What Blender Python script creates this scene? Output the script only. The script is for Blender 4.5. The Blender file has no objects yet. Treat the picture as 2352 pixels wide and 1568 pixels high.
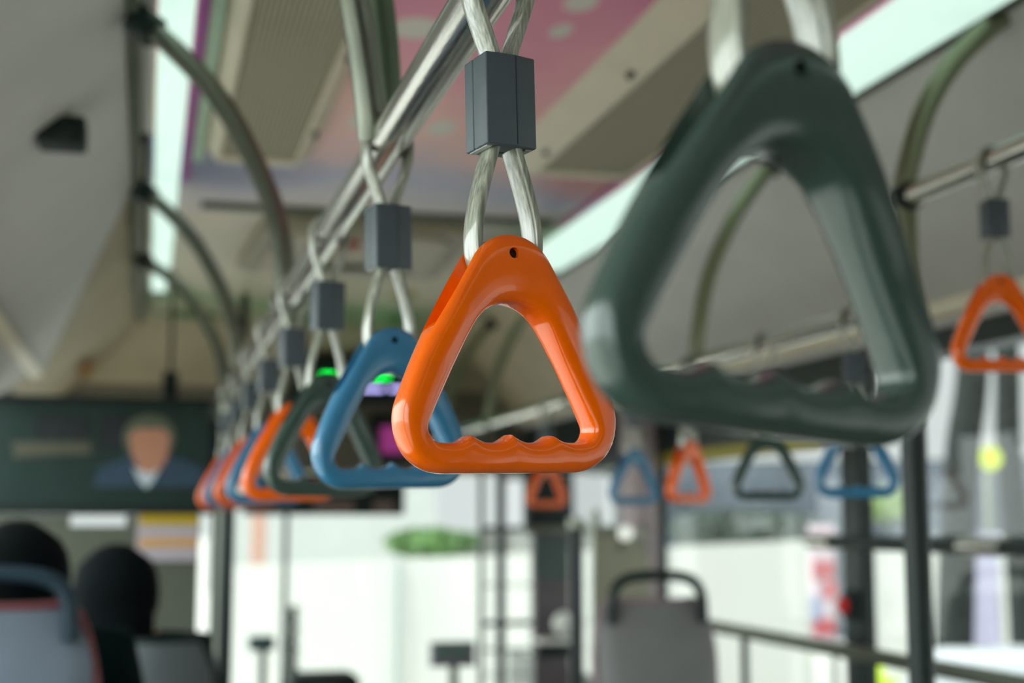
import bpy, bmesh, math, random
from mathutils import Vector, Matrix, Quaternion
random.seed(7)
C = bpy.context.scene.collection
PI = math.pi
EYE = 1.62            # height of the lens above the bus floor; everything is built relative to it and raised at the end
F = 3267.0; CX, CY = 1176.0, 784.0
VX, VY = 335.0, 1194.0
phi = math.atan((VY-CY)/F); th = math.atan(-(VX-CX)/F*math.cos(phi))
FW = Vector((math.sin(th)*math.cos(phi), math.cos(th)*math.cos(phi), math.sin(phi)))
RT = Vector((math.cos(th), -math.sin(th), 0)); UP = RT.cross(FW)

def at(x, y, Y):
    d = FW + RT*((x-CX)/F) - UP*((y-CY)/F)
    return d*(Y/d.y)
def atX(x, y, X):
    d = FW + RT*((x-CX)/F) - UP*((y-CY)/F)
    return d*(X/d.x)

# ------------------------------------------------------------------ materials
def lin(c):
    return tuple(((v/255.0)/12.92 if v/255.0 <= .04045 else ((v/255.0+.055)/1.055)**2.4) for v in c)
MATS = {}
def mat(name, rgb, rough=.5, metal=0., noise=0., nscale=20., bump=0., bscale=200., emit=None, estr=1., coat=0., trans=0., spec=.5, stretch=None, ior=1.45):
    if name in MATS: return MATS[name]
    m = bpy.data.materials.new(name); m.use_nodes = True; nt = m.node_tree; b = nt.nodes['Principled BSDF']
    col = lin(rgb)+(1,)
    b.inputs['Base Color'].default_value = col
    b.inputs['Roughness'].default_value = rough; b.inputs['Metallic'].default_value = metal
    b.inputs['Coat Weight'].default_value = coat; b.inputs['Coat Roughness'].default_value = .06
    b.inputs['Transmission Weight'].default_value = trans; b.inputs['Specular IOR Level'].default_value = spec
    b.inputs['IOR'].default_value = ior
    tc = nt.nodes.new('ShaderNodeTexCoord'); mp = nt.nodes.new('ShaderNodeMapping')
    nt.links.new(tc.outputs['Object'], mp.inputs['Vector'])
    if stretch: mp.inputs['Scale'].default_value = stretch
    if noise:
        n = nt.nodes.new('ShaderNodeTexNoise'); n.inputs['Scale'].default_value = nscale; n.inputs['Detail'].default_value = 4
        nt.links.new(mp.outputs[0], n.inputs['Vector'])
        r = nt.nodes.new('ShaderNodeValToRGB')
        r.color_ramp.elements[0].position = .3; r.color_ramp.elements[1].position = .7
        r.color_ramp.elements[0].color = tuple(v*(1-noise) for v in col[:3])+(1,)
        r.color_ramp.elements[1].color = tuple(min(1, v*(1+noise)) for v in col[:3])+(1,)
        nt.links.new(n.outputs['Fac'], r.inputs['Fac']); nt.links.new(r.outputs[0], b.inputs['Base Color'])
    if bump:
        n2 = nt.nodes.new('ShaderNodeTexNoise'); n2.inputs['Scale'].default_value = bscale
        nt.links.new(mp.outputs[0], n2.inputs['Vector'])
        bp = nt.nodes.new('ShaderNodeBump'); bp.inputs['Strength'].default_value = bump; bp.inputs['Distance'].default_value = .001
        nt.links.new(n2.outputs['Fac'], bp.inputs['Height']); nt.links.new(bp.outputs[0], b.inputs['Normal'])
    if emit:
        b.inputs['Emission Color'].default_value = lin(emit)+(1,); b.inputs['Emission Strength'].default_value = estr
    MATS[name] = m; return m

def glass_mat():
    m = bpy.data.materials.new('window_glass'); m.use_nodes = True; nt = m.node_tree; nt.nodes.clear()
    o = nt.nodes.new('ShaderNodeOutputMaterial'); mx = nt.nodes.new('ShaderNodeMixShader')
    t = nt.nodes.new('ShaderNodeBsdfTransparent'); g = nt.nodes.new('ShaderNodeBsdfGlossy'); lw = nt.nodes.new('ShaderNodeLayerWeight'); fr = nt.nodes.new('ShaderNodeMath'); fr.operation = 'POWER'; f2 = nt.nodes.new('ShaderNodeMath'); f2.operation = 'MULTIPLY_ADD'
    t.inputs[0].default_value = (.95, .97, .96, 1); g.inputs['Roughness'].default_value = .01; fr.inputs[1].default_value = 5.0; f2.inputs[1].default_value = .5; f2.inputs[2].default_value = .03; nt.links.new(lw.outputs['Facing'], fr.inputs[0]); nt.links.new(fr.outputs[0], f2.inputs[0])
    nt.links.new(f2.outputs[0], mx.inputs[0]); nt.links.new(t.outputs[0], mx.inputs[1]); nt.links.new(g.outputs[0], mx.inputs[2])
    nt.links.new(mx.outputs[0], o.inputs[0]); return m
GLASS = glass_mat()

orange = mat('orange_plastic', (246, 104, 0), .17, noise=.04, nscale=90, coat=.4, bump=.02, bscale=900)
blue = mat('blue_plastic', (58, 122, 160), .20, noise=.04, nscale=90, coat=.35, bump=.02, bscale=900)
grey = mat('dark_grey_plastic', (58, 76, 69), .20, noise=.04, nscale=90, coat=.35, bump=.02, bscale=900)
buck = mat('slate_grey_buckle_plastic', (74, 84, 90), .42, noise=.04, nscale=150, bump=.25, bscale=2500)
buckseam = mat('buckle_seam', (36, 44, 46), .6)
buckglare = mat('buckle_underside_glare', (150, 155, 150), .35)  # pale grey stands for the glare on the buckle's underside
steel = mat('brushed_stainless_steel', (205, 203, 195), .17, 1.0, noise=.05, nscale=60, bump=.10, bscale=160, stretch=(6, .4, 6))
steeld = mat('satin_steel_tube', (126, 130, 118), .36, 1.0, noise=.06, nscale=30)
blackp = mat('black_powder_coat', (14, 32, 30), .45, noise=.1, nscale=30)
rubber = mat('black_rubber', (12, 28, 26), .7, noise=.1, nscale=40)
cove = mat('warm_grey_moulded_panel', (202, 199, 194), .55, noise=.03, nscale=6, bump=.05, bscale=300)
coved = mat('beige_dome_panel', (176, 162, 134), .6, noise=.08, nscale=3)
frame_b = mat('cream_enamel', (226, 214, 190), .42, noise=.04, nscale=8)
purple = mat('purple_trim', (168, 84, 160), .5, noise=.05)
palegreen = mat('pale_green_trim', (188, 214, 190), .5, noise=.05)
pinktrim = mat('pink_trim', (176, 96, 150), .5, noise=.05)
wallm = mat('grey_wall_laminate', (120, 124, 118), .6, noise=.05, nscale=5)
floorm = mat('speckled_bus_floor', (128, 128, 120), .6, noise=.3, nscale=300)
darkpanel = mat('dark_tinted_panel', (36, 56, 52), .3, noise=.15, nscale=4)
seatm = mat('blue_grey_seat_shell', (112, 124, 138), .45, noise=.05, nscale=12, bump=.1, bscale=500)
seatg = mat('grey_seat_shell', (122, 122, 122), .5, noise=.06, nscale=12, bump=.1, bscale=500)
seatgrab = mat('dark_teal_grab_handle', (18, 44, 58), .5, noise=.05)
seatred = mat('red_piping', (120, 66, 70), .6, noise=.05)
fabric = mat('dark_coat_cloth', (10, 26, 26), .95, spec=.1, noise=.2, nscale=40, bump=.3, bscale=300)
hairm = mat('black_hair', (8, 14, 16), .9, spec=.1, noise=.3, nscale=80, bump=.4, bscale=400)
skinm = mat('skin', (190, 140, 115), .55, noise=.06, nscale=25)
lamp = mat('fluorescent_diffuser', (225, 240, 232), .4, emit=(192, 222, 210), estr=1.05)

def band_mat():
    m = bpy.data.materials.new('clear_braided_pvc_band'); m.use_nodes = True; nt = m.node_tree; b = nt.nodes['Principled BSDF']
    tc = nt.nodes.new('ShaderNodeTexCoord'); mp = nt.nodes.new('ShaderNodeMapping'); mp.inputs['Scale'].default_value = (420, 420, 24)
    nt.links.new(tc.outputs['Object'], mp.inputs['Vector'])
    n = nt.nodes.new('ShaderNodeTexNoise'); n.inputs['Scale'].default_value = 1.0; n.inputs['Detail'].default_value = 6
    nt.links.new(mp.outputs[0], n.inputs['Vector'])
    r = nt.nodes.new('ShaderNodeValToRGB'); r.color_ramp.elements[0].position = .36; r.color_ramp.elements[1].position = .66
    r.color_ramp.elements[0].color = lin((118, 122, 108))+(1,); r.color_ramp.elements[1].color = lin((190, 192, 174))+(1,)
    nt.links.new(n.outputs['Fac'], r.inputs['Fac']); nt.links.new(r.outputs[0], b.inputs['Base Color'])
    bp = nt.nodes.new('ShaderNodeBump'); bp.inputs['Strength'].default_value = .45; bp.inputs['Distance'].default_value = .0006
    nt.links.new(n.outputs['Fac'], bp.inputs['Height']); nt.links.new(bp.outputs[0], b.inputs['Normal'])
    b.inputs['Roughness'].default_value = .28; b.inputs['Coat Weight'].default_value = .8; b.inputs['Coat Roughness'].default_value = .08
    b.inputs['Transmission Weight'].default_value = .18; b.inputs['Metallic'].default_value = .05
    return m
BAND = band_mat()

def grille_mat():
    m = bpy.data.materials.new('ribbed_vent_grille'); m.use_nodes = True; nt = m.node_tree; b = nt.nodes['Principled BSDF']
    tc = nt.nodes.new('ShaderNodeTexCoord'); sp = nt.nodes.new('ShaderNodeSeparateXYZ'); nt.links.new(tc.outputs['Object'], sp.inputs[0])
    mu = nt.nodes.new('ShaderNodeMath'); mu.operation = 'MULTIPLY'; mu.inputs[1].default_value = 2*PI/.0095; nt.links.new(sp.outputs[0], mu.inputs[0])
    si = nt.nodes.new('ShaderNodeMath'); si.operation = 'SINE'; nt.links.new(mu.outputs[0], si.inputs[0])
    mr = nt.nodes.new('ShaderNodeMapRange'); mr.inputs[1].default_value = -1; mr.inputs[2].default_value = 1; nt.links.new(si.outputs[0], mr.inputs[0])
    r = nt.nodes.new('ShaderNodeValToRGB'); r.color_ramp.elements[0].color = lin((128, 120, 98))+(1,); r.color_ramp.elements[1].color = lin((190, 180, 154))+(1,)
    nt.links.new(mr.outputs[0], r.inputs['Fac']); nt.links.new(r.outputs[0], b.inputs['Base Color'])
    bp = nt.nodes.new('ShaderNodeBump'); bp.inputs['Strength'].default_value = .8; bp.inputs['Distance'].default_value = .003
    nt.links.new(mr.outputs[0], bp.inputs['Height']); nt.links.new(bp.outputs[0], b.inputs['Normal'])
    b.inputs['Roughness'].default_value = .6; return m
GRILLE = grille_mat()

def ceiling_mat():
    """printed ceiling film: pink sky with pale petals, lavender and sand further on"""
    m = bpy.data.materials.new('printed_ceiling_film'); m.use_nodes = True; nt = m.node_tree; b = nt.nodes['Principled BSDF']
    N = nt.nodes.new; L = nt.links.new
    tc = N('ShaderNodeTexCoord'); sp = N('ShaderNodeSeparateXYZ'); L(tc.outputs['Object'], sp.inputs[0])
    nz = N('ShaderNodeTexNoise'); nz.inputs['Scale'].default_value = 2.2; nz.inputs['Detail'].default_value = 3; L(tc.outputs['Object'], nz.inputs['Vector'])
    def math_(op, a, bb=None):
        n = N('ShaderNodeMath'); n.operation = op
        for i, v in enumerate((a, bb)):
            if v is None: continue
            if isinstance(v, (int, float)): n.inputs[i].default_value = v
            else: L(v, n.inputs[i])
        return n.outputs[0]
    yy = math_('ADD', sp.outputs[1], math_('MULTIPLY', math_('SUBTRACT', nz.outputs['Fac'], .5), .9))
    yy = math_('ADD', yy, math_('MULTIPLY', sp.outputs[0], -.25))
    rp = N('ShaderNodeValToRGB'); L(math_('DIVIDE', yy, 8.0), rp.inputs['Fac'])
    cr = rp.color_ramp
    stops = [(0, (208, 114, 166)), (1.95/8, (225, 128, 166)), (2.35/8, (245, 163, 178)), (2.75/8, (248, 190, 180)), (3.05/8, (242, 190, 183)), (3.3/8, (178, 178, 204)),
             (3.6/8, (210, 198, 198)), (4.2/8, (208, 196, 173)), (5.2/8, (190, 184, 155)), (5.5/8, (114, 145, 90)), (6.0/8, (151, 149, 119)), (6.4/8, (166, 155, 128))]
    cr.elements[0].position = 0; cr.elements[0].color = lin(stops[0][1])+(1,)
    cr.elements[1].position = stops[-1][0]; cr.elements[1].color = lin(stops[-1][1])+(1,)
    for p, c in stops[1:-1]:
        e = cr.elements.new(p); e.color = lin(c)+(1,)
    cur = rp.outputs[0]
    def blob(cx, cy, rx, ry, col, soft=.5):
        nonlocal cur
        dx = math_('DIVIDE', math_('SUBTRACT', sp.outputs[0], cx), rx); dy = math_('DIVIDE', math_('SUBTRACT', sp.outputs[1], cy), ry)
        d = math_('ADD', math_('POWER', math_('ABSOLUTE', dx), 2.0), math_('POWER', math_('ABSOLUTE', dy), 2.0))
        mr = N('ShaderNodeMapRange'); mr.inputs[1].default_value = 1.0; mr.inputs[2].default_value = soft; L(d, mr.inputs[0])
        mx = N('ShaderNodeMix'); mx.data_type = 'RGBA'; L(mr.outputs[0], mx.inputs['Factor']); L(cur, mx.inputs['A']); mx.inputs['B'].default_value = lin(col)+(1,)
        cur = mx.outputs['Result']
    for (x, y, rx, ry) in ((.43, 2.36, .05, .065), (.672, 2.17, .032, .05), (.678, 2.31, .022, .045), (.60, 2.97, .035, .07), (.80, 2.95, .03, .07), (.42, 2.95, .03, .08), (.52, 1.7, .04, .08), (.62, 1.2, .04, .08)):
        blob(x, y, rx, ry, (226, 216, 206))
    blob(.47, 2.37, .016, .03, (182, 168, 150))
    blob(.15, 3.45, .28, .30, (136, 138, 168), .1)
    blob(1.06, 3.55, .06, .22, (150, 160, 190), .2)
    blob(1.1, 3.3, .2, .35, (196, 128, 132), .2)
    blob(1.15, 4.1, .25, .45, (120, 138, 104), .1)
    L(cur, b.inputs['Base Color']); b.inputs['Roughness'].default_value = .45
    return m
CEIL = ceiling_mat()

# ------------------------------------------------------------------ mesh helpers
def link(name, me, parent=None):
    o = bpy.data.objects.new(name, me); C.objects.link(o)
    if parent: o.parent = parent
    return o
def from_bm(name, bm, m, parent=None, smooth=True, bevel=0, seg=2):
    if bevel:
        bmesh.ops.bevel(bm, geom=[e for e in bm.edges], offset=bevel, segments=seg, affect='EDGES', profile=.5)
    bmesh.ops.recalc_face_normals(bm, faces=bm.faces)
    me = bpy.data.meshes.new(name); bm.to_mesh(me); bm.free()
    if m: me.materials.append(m)
    if smooth:
        for p in me.polygons: p.use_smooth = True
        me.set_sharp_from_angle(angle=math.radians(38))
    return link(name, me, parent)
def box_bm(bm, x0, x1, y0, y1, z0, z1):
    vs = [bm.verts.new((x, y, z)) for x in (x0, x1) for y in (y0, y1) for z in (z0, z1)]
    for f in ((0, 1, 3, 2), (4, 6, 7, 5), (0, 4, 5, 1), (2, 3, 7, 6), (0, 2, 6, 4), (1, 5, 7, 3)):
        bm.faces.new([vs[i] for i in f])
def box(name, m, x0, x1, y0, y1, z0, z1, parent=None, bevel=0):
    bm = bmesh.new(); box_bm(bm, min(x0, x1), max(x0, x1), min(y0, y1), max(y0, y1), min(z0, z1), max(z0, z1))
    return from_bm(name, bm, m, parent, smooth=bool(bevel), bevel=bevel)
def boxes(name, m, lst, parent=None):
    bm = bmesh.new()
    for b in lst: box_bm(bm, *b)
    return from_bm(name, bm, m, parent, smooth=False)
def slab(name, m, pts, thick, parent=None, bevel=0):
    """thick plate from a planar polygon"""
    pts = [Vector(p) for p in pts]; n = (pts[1]-pts[0]).cross(pts[2]-pts[0]).normalized()*thick
    bm = bmesh.new(); a = [bm.verts.new(p) for p in pts]; b = [bm.verts.new(p+n) for p in pts]; k = len(pts)
    bm.faces.new(a); bm.faces.new(b[::-1])
    for i in range(k): bm.faces.new((a[i], a[(i+1) % k], b[(i+1) % k], b[i]))
    return from_bm(name, bm, m, parent, smooth=bool(bevel), bevel=bevel)
def catmull(P, n=10):
    P = [Vector(p) for p in P]; out = []
    for i in range(len(P)-1):
        p0 = P[max(i-1, 0)]; p1 = P[i]; p2 = P[i+1]; p3 = P[min(i+2, len(P)-1)]
        for k in range(n):
            t = k/n
            out.append(.5*((2*p1)+(-p0+p2)*t+(2*p0-5*p1+4*p2-p3)*t*t+(-p0+3*p1-3*p2+p3)*t**3))
    out.append(P[-1]); return out
def sweep(bm, path, prof, closed=False, up=None, caps=True):
    """prof(i, n) -> list of (u, v); frames by parallel transport, or a fixed 'up' axis for v"""
    n = len(path); rings = []; prev = None
    for i, p in enumerate(path):
        a = path[(i-1) % n] if closed or i > 0 else p; b = path[(i+1) % n] if closed or i < n-1 else p
        t = (b-a).normalized()
        if up is not None: v = up; u = t.cross(v).normalized()
        else:
            if prev is None: prev = t.orthogonal().normalized()
            prev = (prev - t*prev.dot(t)).normalized(); u = prev; v = t.cross(u)
        rings.append([bm.verts.new(p+u*a_+v*b_) for a_, b_ in prof(i, n)])
    k = len(rings[0])
    for i in range(n if closed else n-1):
        r0, r1 = rings[i], rings[(i+1) % n]
        for j in range(k): bm.faces.new((r0[j], r0[(j+1) % k], r1[(j+1) % k], r1[j]))
    if not closed and caps: bm.faces.new(rings[0][::-1]); bm.faces.new(rings[-1])
def circ(r, k=16): return [(r*math.cos(2*PI*j/k), r*math.sin(2*PI*j/k)) for j in range(k)]
def tube(name, m, pts, r, parent=None, smooth_path=True, k=16, closed=False, n=10):
    bm = bmesh.new(); path = catmull(pts, n) if smooth_path and len(pts) > 2 else [Vector(p) for p in pts]
    c = circ(r, k); sweep(bm, path, lambda i, n_: c, closed)
    return from_bm(name, bm, m, parent)
def superell(a, b, e, k=20):
    out = []
    for j in range(k):
        t = 2*PI*j/k; c, s = math.cos(t), math.sin(t)
        out.append((a*math.copysign(abs(c)**(2/e), c), b*math.copysign(abs(s)**(2/e), s)))
    return out
def sphere(name, m, c, r, parent=None, sub=3, jitter=0, seed=1):
    bm = bmesh.new(); bmesh.ops.create_icosphere(bm, subdivisions=sub, radius=1)
    rnd = random.Random(seed); rr = r if hasattr(r, '__len__') else (r, r, r)
    for v in bm.verts:
        q = 1+jitter*(rnd.random()-.5); v.co = Vector((c[0]+v.co.x*rr[0]*q, c[1]+v.co.y*rr[1]*q, c[2]+v.co.z*rr[2]*q))
    return from_bm(name, bm, m, parent)
def thing(name, label, cat, loc=(0, 0, 0), rz=0, group=None):
    o = bpy.data.objects.new(name, None); C.objects.link(o); o.location = loc; o.rotation_euler = (0, 0, rz)
    o.empty_display_size = .05
    return tag(o, label, cat, group)
def tag(o, label, cat, group=None, kind=None):
    o['label'] = label; o['category'] = cat
    if group: o['group'] = group
    if kind: o['kind'] = kind
    return o
def struct(o):
    o['kind'] = 'structure'; return o
def copy_thing(r):
    c = r.copy(); C.objects.link(c)
    for ch in list(r.children):
        d = ch.copy(); C.objects.link(d); d.parent = c
        for g in list(ch.children):
            e = g.copy(); C.objects.link(e); e.parent = d
    return c

# ------------------------------------------------------------------ the hand straps
def tri_contour(pts, radii, per=14):
    """rounded polygon, pts ccw"""
    out = []; n = len(pts)
    for i in range(n):
        p = Vector(pts[i]); a = (Vector(pts[i-1])-p).normalized(); b = (Vector(pts[(i+1) % n])-p).normalized()
        half = math.acos(max(-1, min(1, a.dot(b))))/2; r = radii[i]; d = r/math.tan(half)
        c = p+(a+b).normalized()*(r/math.sin(half)); s = p+a*d-c; e = p+b*d-c
        a0 = math.atan2(s.y, s.x); a1 = math.atan2(e.y, e.x)
        while a1 < a0: a1 += 2*PI
        for k in range(per+1):
            t = a0+(a1-a0)*k/per; out.append((c.x+r*math.cos(t), c.y+r*math.sin(t)))
    return out
def ray_hit(poly, cx, cy, t):
    dx, dz = math.cos(t), math.sin(t); best = 1e9
    n = len(poly)
    for i in range(n):
        x0, z0 = poly[i][0]-cx, poly[i][1]-cy; x1, z1 = poly[(i+1) % n][0]-cx, poly[(i+1) % n][1]-cy
        ex, ez = x1-x0, z1-z0; den = dx*ez-dz*ex
        if abs(den) < 1e-12: continue
        s = (x0*ez-z0*ex)/den; u = (x0*dz-z0*dx)/den
        if s > 0 and -1e-6 <= u <= 1+1e-6 and s < best: best = s
    return best
def sstep(a, b, x):
    t = max(0, min(1, (x-a)/(b-a))); return t*t*(3-2*t)

def grip_mesh():
    outer = tri_contour([(0, .179), (-.0875, 0), (.0875, 0)], [.0295, .0285, .0285])
    inner = tri_contour([(0, .134), (-.0588, .0178), (.0588, .0178)], [.028, .0085, .0085])
    cx, cz = 0, .055; NA = 220; rows = []; M = 22
    def bumps(x):
        if abs(x) > .0393: return 0
        return .0048*(1-abs(math.sin(PI*x/.0262)))**1.25
    for i in range(NA):
        t = 2*PI*i/NA
        ro = ray_hit(outer, cx, cz, t); ri = ray_hit(inner, cx, cz, t)
        O = Vector((cx+ro*math.cos(t), cz+ro*math.sin(t))); I = Vector((cx+ri*math.cos(t), cz+ri*math.sin(t)))
        # the long sides swell outwards a little
        if .02 < O.y < .125: O.x += math.copysign(.0040*math.sin((O.y-.02)/.105*PI)**1.3, O.x)
        if I.y < .025: I.y += bumps(I.x)
        mid = (O+I)/2; a = (O-I).length/2; d = (O-I).normalized()
        top = sstep(.085, .118, O.y)
        b = .0118+.0027*sstep(.06, .11, O.y); e = 3.3+1.0*top
        depth = (2*a-.0085)*sstep(.080, .112, O.y); w = .0060+.0046*sstep(.07, .11, O.y)
        # v at edge
        phi0 = math.asin(min(1, (w/b)**(e/2)))
        row = []
        for j in range(M):
            q = phi0+(2*PI-2*phi0)*j/(M-1); c, s = math.cos(q), math.sin(q)
            u = a*math.copysign(abs(c)**(2/e), c); v = b*math.copysign(abs(s)**(2/e), s)
            if v > 0 and top > 0: pass
            row.append((u, v))
        ue = row[0][0]
        g = sstep(0, .0015, depth)
        bulge = (a-ue)*(1-g)
        for (uu, vv) in ((ue-depth, -w), (ue-depth+bulge, -w*.5), (ue-depth+bulge*1.0, 0), (ue-depth+bulge, w*.5), (ue-depth, w)):
            row.append((uu, vv))
        rows.append([(mid.x+d.x*u, v, mid.y+d.y*u) for u, v in row])
    bm = bmesh.new(); V = [[bm.verts.new(p) for p in r] for r in rows]; k = len(rows[0])
    for i in range(NA):
        for j in range(k):
            bm.faces.new((V[i][j], V[i][(j+1) % k], V[(i+1) % NA][(j+1) % k], V[(i+1) % NA][j]))
    bmesh.ops.recalc_face_normals(bm, faces=bm.faces)
    me = bpy.data.meshes.new('grip'); bm.to_mesh(me); bm.free()
    # bore the rivet hole through both cheeks
    o = bpy.data.objects.new('tmp', me); C.objects.link(o)
    cm = bmesh.new(); bmesh.ops.create_cone(cm, cap_ends=True, segments=24, radius1=.0032, radius2=.0032, depth=.06, matrix=Matrix.Translation((0, 0, .1285)) @ Matrix.Rotation(PI/2, 4, 'X'))
    cme = bpy.data.meshes.new('cut'); cm.to_mesh(cme); cm.free(); co = bpy.data.objects.new('cut', cme); C.objects.link(co)
    mod = o.modifiers.new('b', 'BOOLEAN'); mod.object = co; mod.operation = 'DIFFERENCE'; mod.solver = 'EXACT'
    bpy.context.view_layer.update()
    ev = o.evaluated_get(bpy.context.evaluated_depsgraph_get()); res = bpy.data.meshes.new_from_object(ev)
    bpy.data.objects.remove(o); bpy.data.objects.remove(co)
    res.name = 'grip'
    res.materials.clear(); res.materials.append(orange)
    for p in res.polygons: p.use_smooth = True
    res.set_sharp_from_angle(angle=math.radians(50))
    return res
GRIP = grip_mesh()

RAILR = .0172
def band(name, path, parent, w=.0102, t=.0034):
    bm = bmesh.new(); prof = superell(t, w, 3.0, 18)
    sweep(bm, path, lambda i, n: prof, False, up=Vector((0, 1, 0)))
    return from_bm(name, bm, BAND, parent)
def make_strap(rail_z=.307):
    root = thing('hand_strap', '', 'hand strap')
    g = link('grip', GRIP, root)
    # lower loop: down both sides of the hidden pin between the cheeks
    L_ = [(-.0048, 0, .212), (-.0064, 0, .197), (-.0125, 0, .176), (-.0178, 0, .155), (-.0198, 0, .138), (-.0180, 0, .124), (-.010, 0, .1165), (0, 0, .1145)]
    path = catmull(L_ + [(-x, y, z) for x, y, z in L_[-2::-1]], 7)
    band('lower_loop', path, root)
    bm = bmesh.new(); bmesh.ops.create_cone(bm, cap_ends=True, segments=20, radius1=.0048, radius2=.0048, depth=.0205, matrix=Matrix.Translation((0, 0, .1285)) @ Matrix.Rotation(PI/2, 4, 'X'))
    from_bm('pin', bm, buckseam, root)
    # upper loop: over the rail
    R = RAILR+.0031
    U_ = [(-.0050, 0, .235), (-.0060, 0, .250), (-.0120, 0, .268), (-.0185, 0, .288), (-R, 0, rail_z-.002)]
    arc = [(-R*math.cos(a), 0, rail_z+R*math.sin(a)) for a in (PI*k/8 for k in range(1, 8))]
    path = catmull(U_ + arc + [(-x, y, z) for x, y, z in U_[::-1]], 6)
    band('upper_loop', path, root)
    # buckle block in two halves with its seam
    z0, z1 = .1930, .2490
    def prism(name, pts, m, par, bev=.0012, za=z0, zb=z1):
        bm = bmesh.new(); a = [bm.verts.new((x, y, za)) for x, y in pts]; b = [bm.verts.new((x, y, zb)) for x, y in pts]; k = len(pts)
        bm.faces.new(a[::-1]); bm.faces.new(b)
        for i in range(k): bm.faces.new((a[i], a[(i+1) % k], b[(i+1) % k], b[i]))
        return from_bm(name, bm, m, par, bevel=bev, seg=3)
    bk = prism('buckle', [(-.0165, -.0150), (.0025, -.0150), (.0182, -.0118), (.0182, .0030), (-.0165, .0030)], buck, root)
    prism('buckle_back', [(-.0165, .0036), (.0182, .0036), (.0182, .0150), (-.0165, .0150)], buck, root)
    box('seam', buckseam, -.0161, .0178, .0028, .0038, z0+.0006, z1-.0006, bk)
    box('seam', buckseam, .0035, .0039, -.0150, -.0140, z0+.001, z1-.001, bk)
    box('underside_glare_plate', buckglare, -.0150, -.0115, -.011, .012, z0-.0007, z0+.001, bk); box('underside_glare_plate', buckglare, .0120, .0160, -.009, .012, z0-.0007, z0+.001, bk)
    return root
STRAP = make_strap()
def color_strap(root, m):
    for ch in root.children:
        if ch.name.startswith('grip'):
            ch.material_slots[0].link = 'OBJECT'; ch.material_slots[0].material = m
used = [False]
def place_strap(X, Y, Z, m, rz, label, group, tilt=0, griptilt=0):
    """X, Y, Z of the grip bottom when hanging straight; tilt swings the whole strap about its rail"""
    r = STRAP if not used[0] else copy_thing(STRAP); used[0] = True
    color_strap(r, m)
    rail = Vector((X, Y, Z+.307))
    Rm = Matrix.Rotation(math.radians(tilt), 4, 'Y') @ Matrix.Rotation(math.radians(rz), 4, 'Z')
    Mx = Matrix.Translation(rail) @ Rm @ Matrix.Translation((0, 0, -.307))
    r.location = Mx.to_translation(); r.rotation_euler = Rm.to_euler()
    r['label'] = label; r['category'] = 'hand strap'; r['group'] = group
    if griptilt:
        for ch in r.children:
            if ch.name.startswith('grip'):
                G = Matrix.Translation((0, 0, .125)) @ Matrix.Rotation(math.radians(griptilt), 4, 'Y') @ Matrix.Translation((0, 0, -.125))
                ch.location = G.to_translation(); ch.rotation_euler = G.to_euler()
    return r
RX, RZ = .1985, .334
gA = 'hand straps along the overhead rail by the aisle'
place_strap(RX-.001, .81, .027, orange, 13, 'sharp glossy orange triangular hand strap in the middle, second nearest on the long rail', gA, tilt=-1.3)
place_strap(RX+.004, .457, .028, grey, 11, 'large blurred dark grey triangular hand strap, nearest of all and right of the orange one', gA, tilt=-4.0, griptilt=8.5)
specs = [(1.23, blue, 12, 'blue triangular hand strap directly behind the sharp orange one', -1.3),
         (1.65, grey, 10, 'dark grey triangular hand strap behind the blue one on the long rail', .2),
         (2.07, orange, 9, 'orange triangular hand strap partly hidden behind the dark grey one on the long rail', -.4),
         (2.49, blue, 8, 'pale blue triangular hand strap between two orange ones far along the long rail', -.4),
         (2.90, orange, 8, 'orange hand strap just beyond the second blue one along the long rail', 0),
         (3.32, blue, 8, 'small blurred bluish hand strap between the two farthest orange ones on the long rail', .8),
         (3.74, orange, 8, 'farthest blurred orange hand strap at the far end of the long rail', .6)]
for (Y, m, rz, lab, tl) in specs:
    place_strap(RX, Y, .027, m, rz, lab, gA, tilt=tl)
XR = 1.17
gB = 'hand straps along the window side rail'
for (px, py, Y, m, rz, lab) in ((1997, 1155, 2.21, blue, -24, 'blue hand strap in front of the dark window pillar, nearest on the window side rail'),
                            (1765, 1145, 2.57, grey, -14, 'small dark grey hand strap below the big grey one, in front of the street window'),
                            (1583, 1155, 2.99, orange, 30, 'narrow orange hand strap seen edge-on before the window between a blue and a grey one'),
                            (1465, 1160, 3.36, blue, 14, 'small blue hand strap in front of the pinkish column'),
                            (1255, 1172, 4.16, orange, 22, 'small orange hand strap just below the sharp orange one, farthest on the window side')):
    place_strap(XR, Y, .037, m, rz, lab, gB)
place_strap(XR, 1.775, .208, orange, -10, 'orange hand strap cut by the right edge, hanging from the raised window side rail', gB)

# ------------------------------------------------------------------ rails, brackets, stanchions
r = tube('overhead_rail', steel, [(RX, -1.5, RZ), (RX, 5.2, RZ)], RAILR, smooth_path=False, k=32)
tag(r, 'long polished steel overhead rail running down the aisle with the straps', 'rail')
r = thing('side_rail', 'blurred steel rail over the window side with small straps', 'rail', (XR, 2.0, .344))
tube('tube', steel, [(0, .1, 0), (0, 4.2, 0)], RAILR, r, smooth_path=False, k=24)
for yy in (.95, 1.9, 2.9): tube('clamp', steeld, [(0, yy-.02, 0), (0, yy+.02, 0)], .024, r, smooth_path=False)
r = thing('side_rail', 'raised steel rail at the right edge carrying one orange strap', 'rail', (XR, 2.0, .515))
tube('tube', steel, [(0, .02, 0), (0, -2.6, 0)], RAILR, r, smooth_path=False, k=24)
tube('clamp', rubber, [(0, .0, 0), (0, .035, 0)], .024, r, smooth_path=False)

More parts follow.
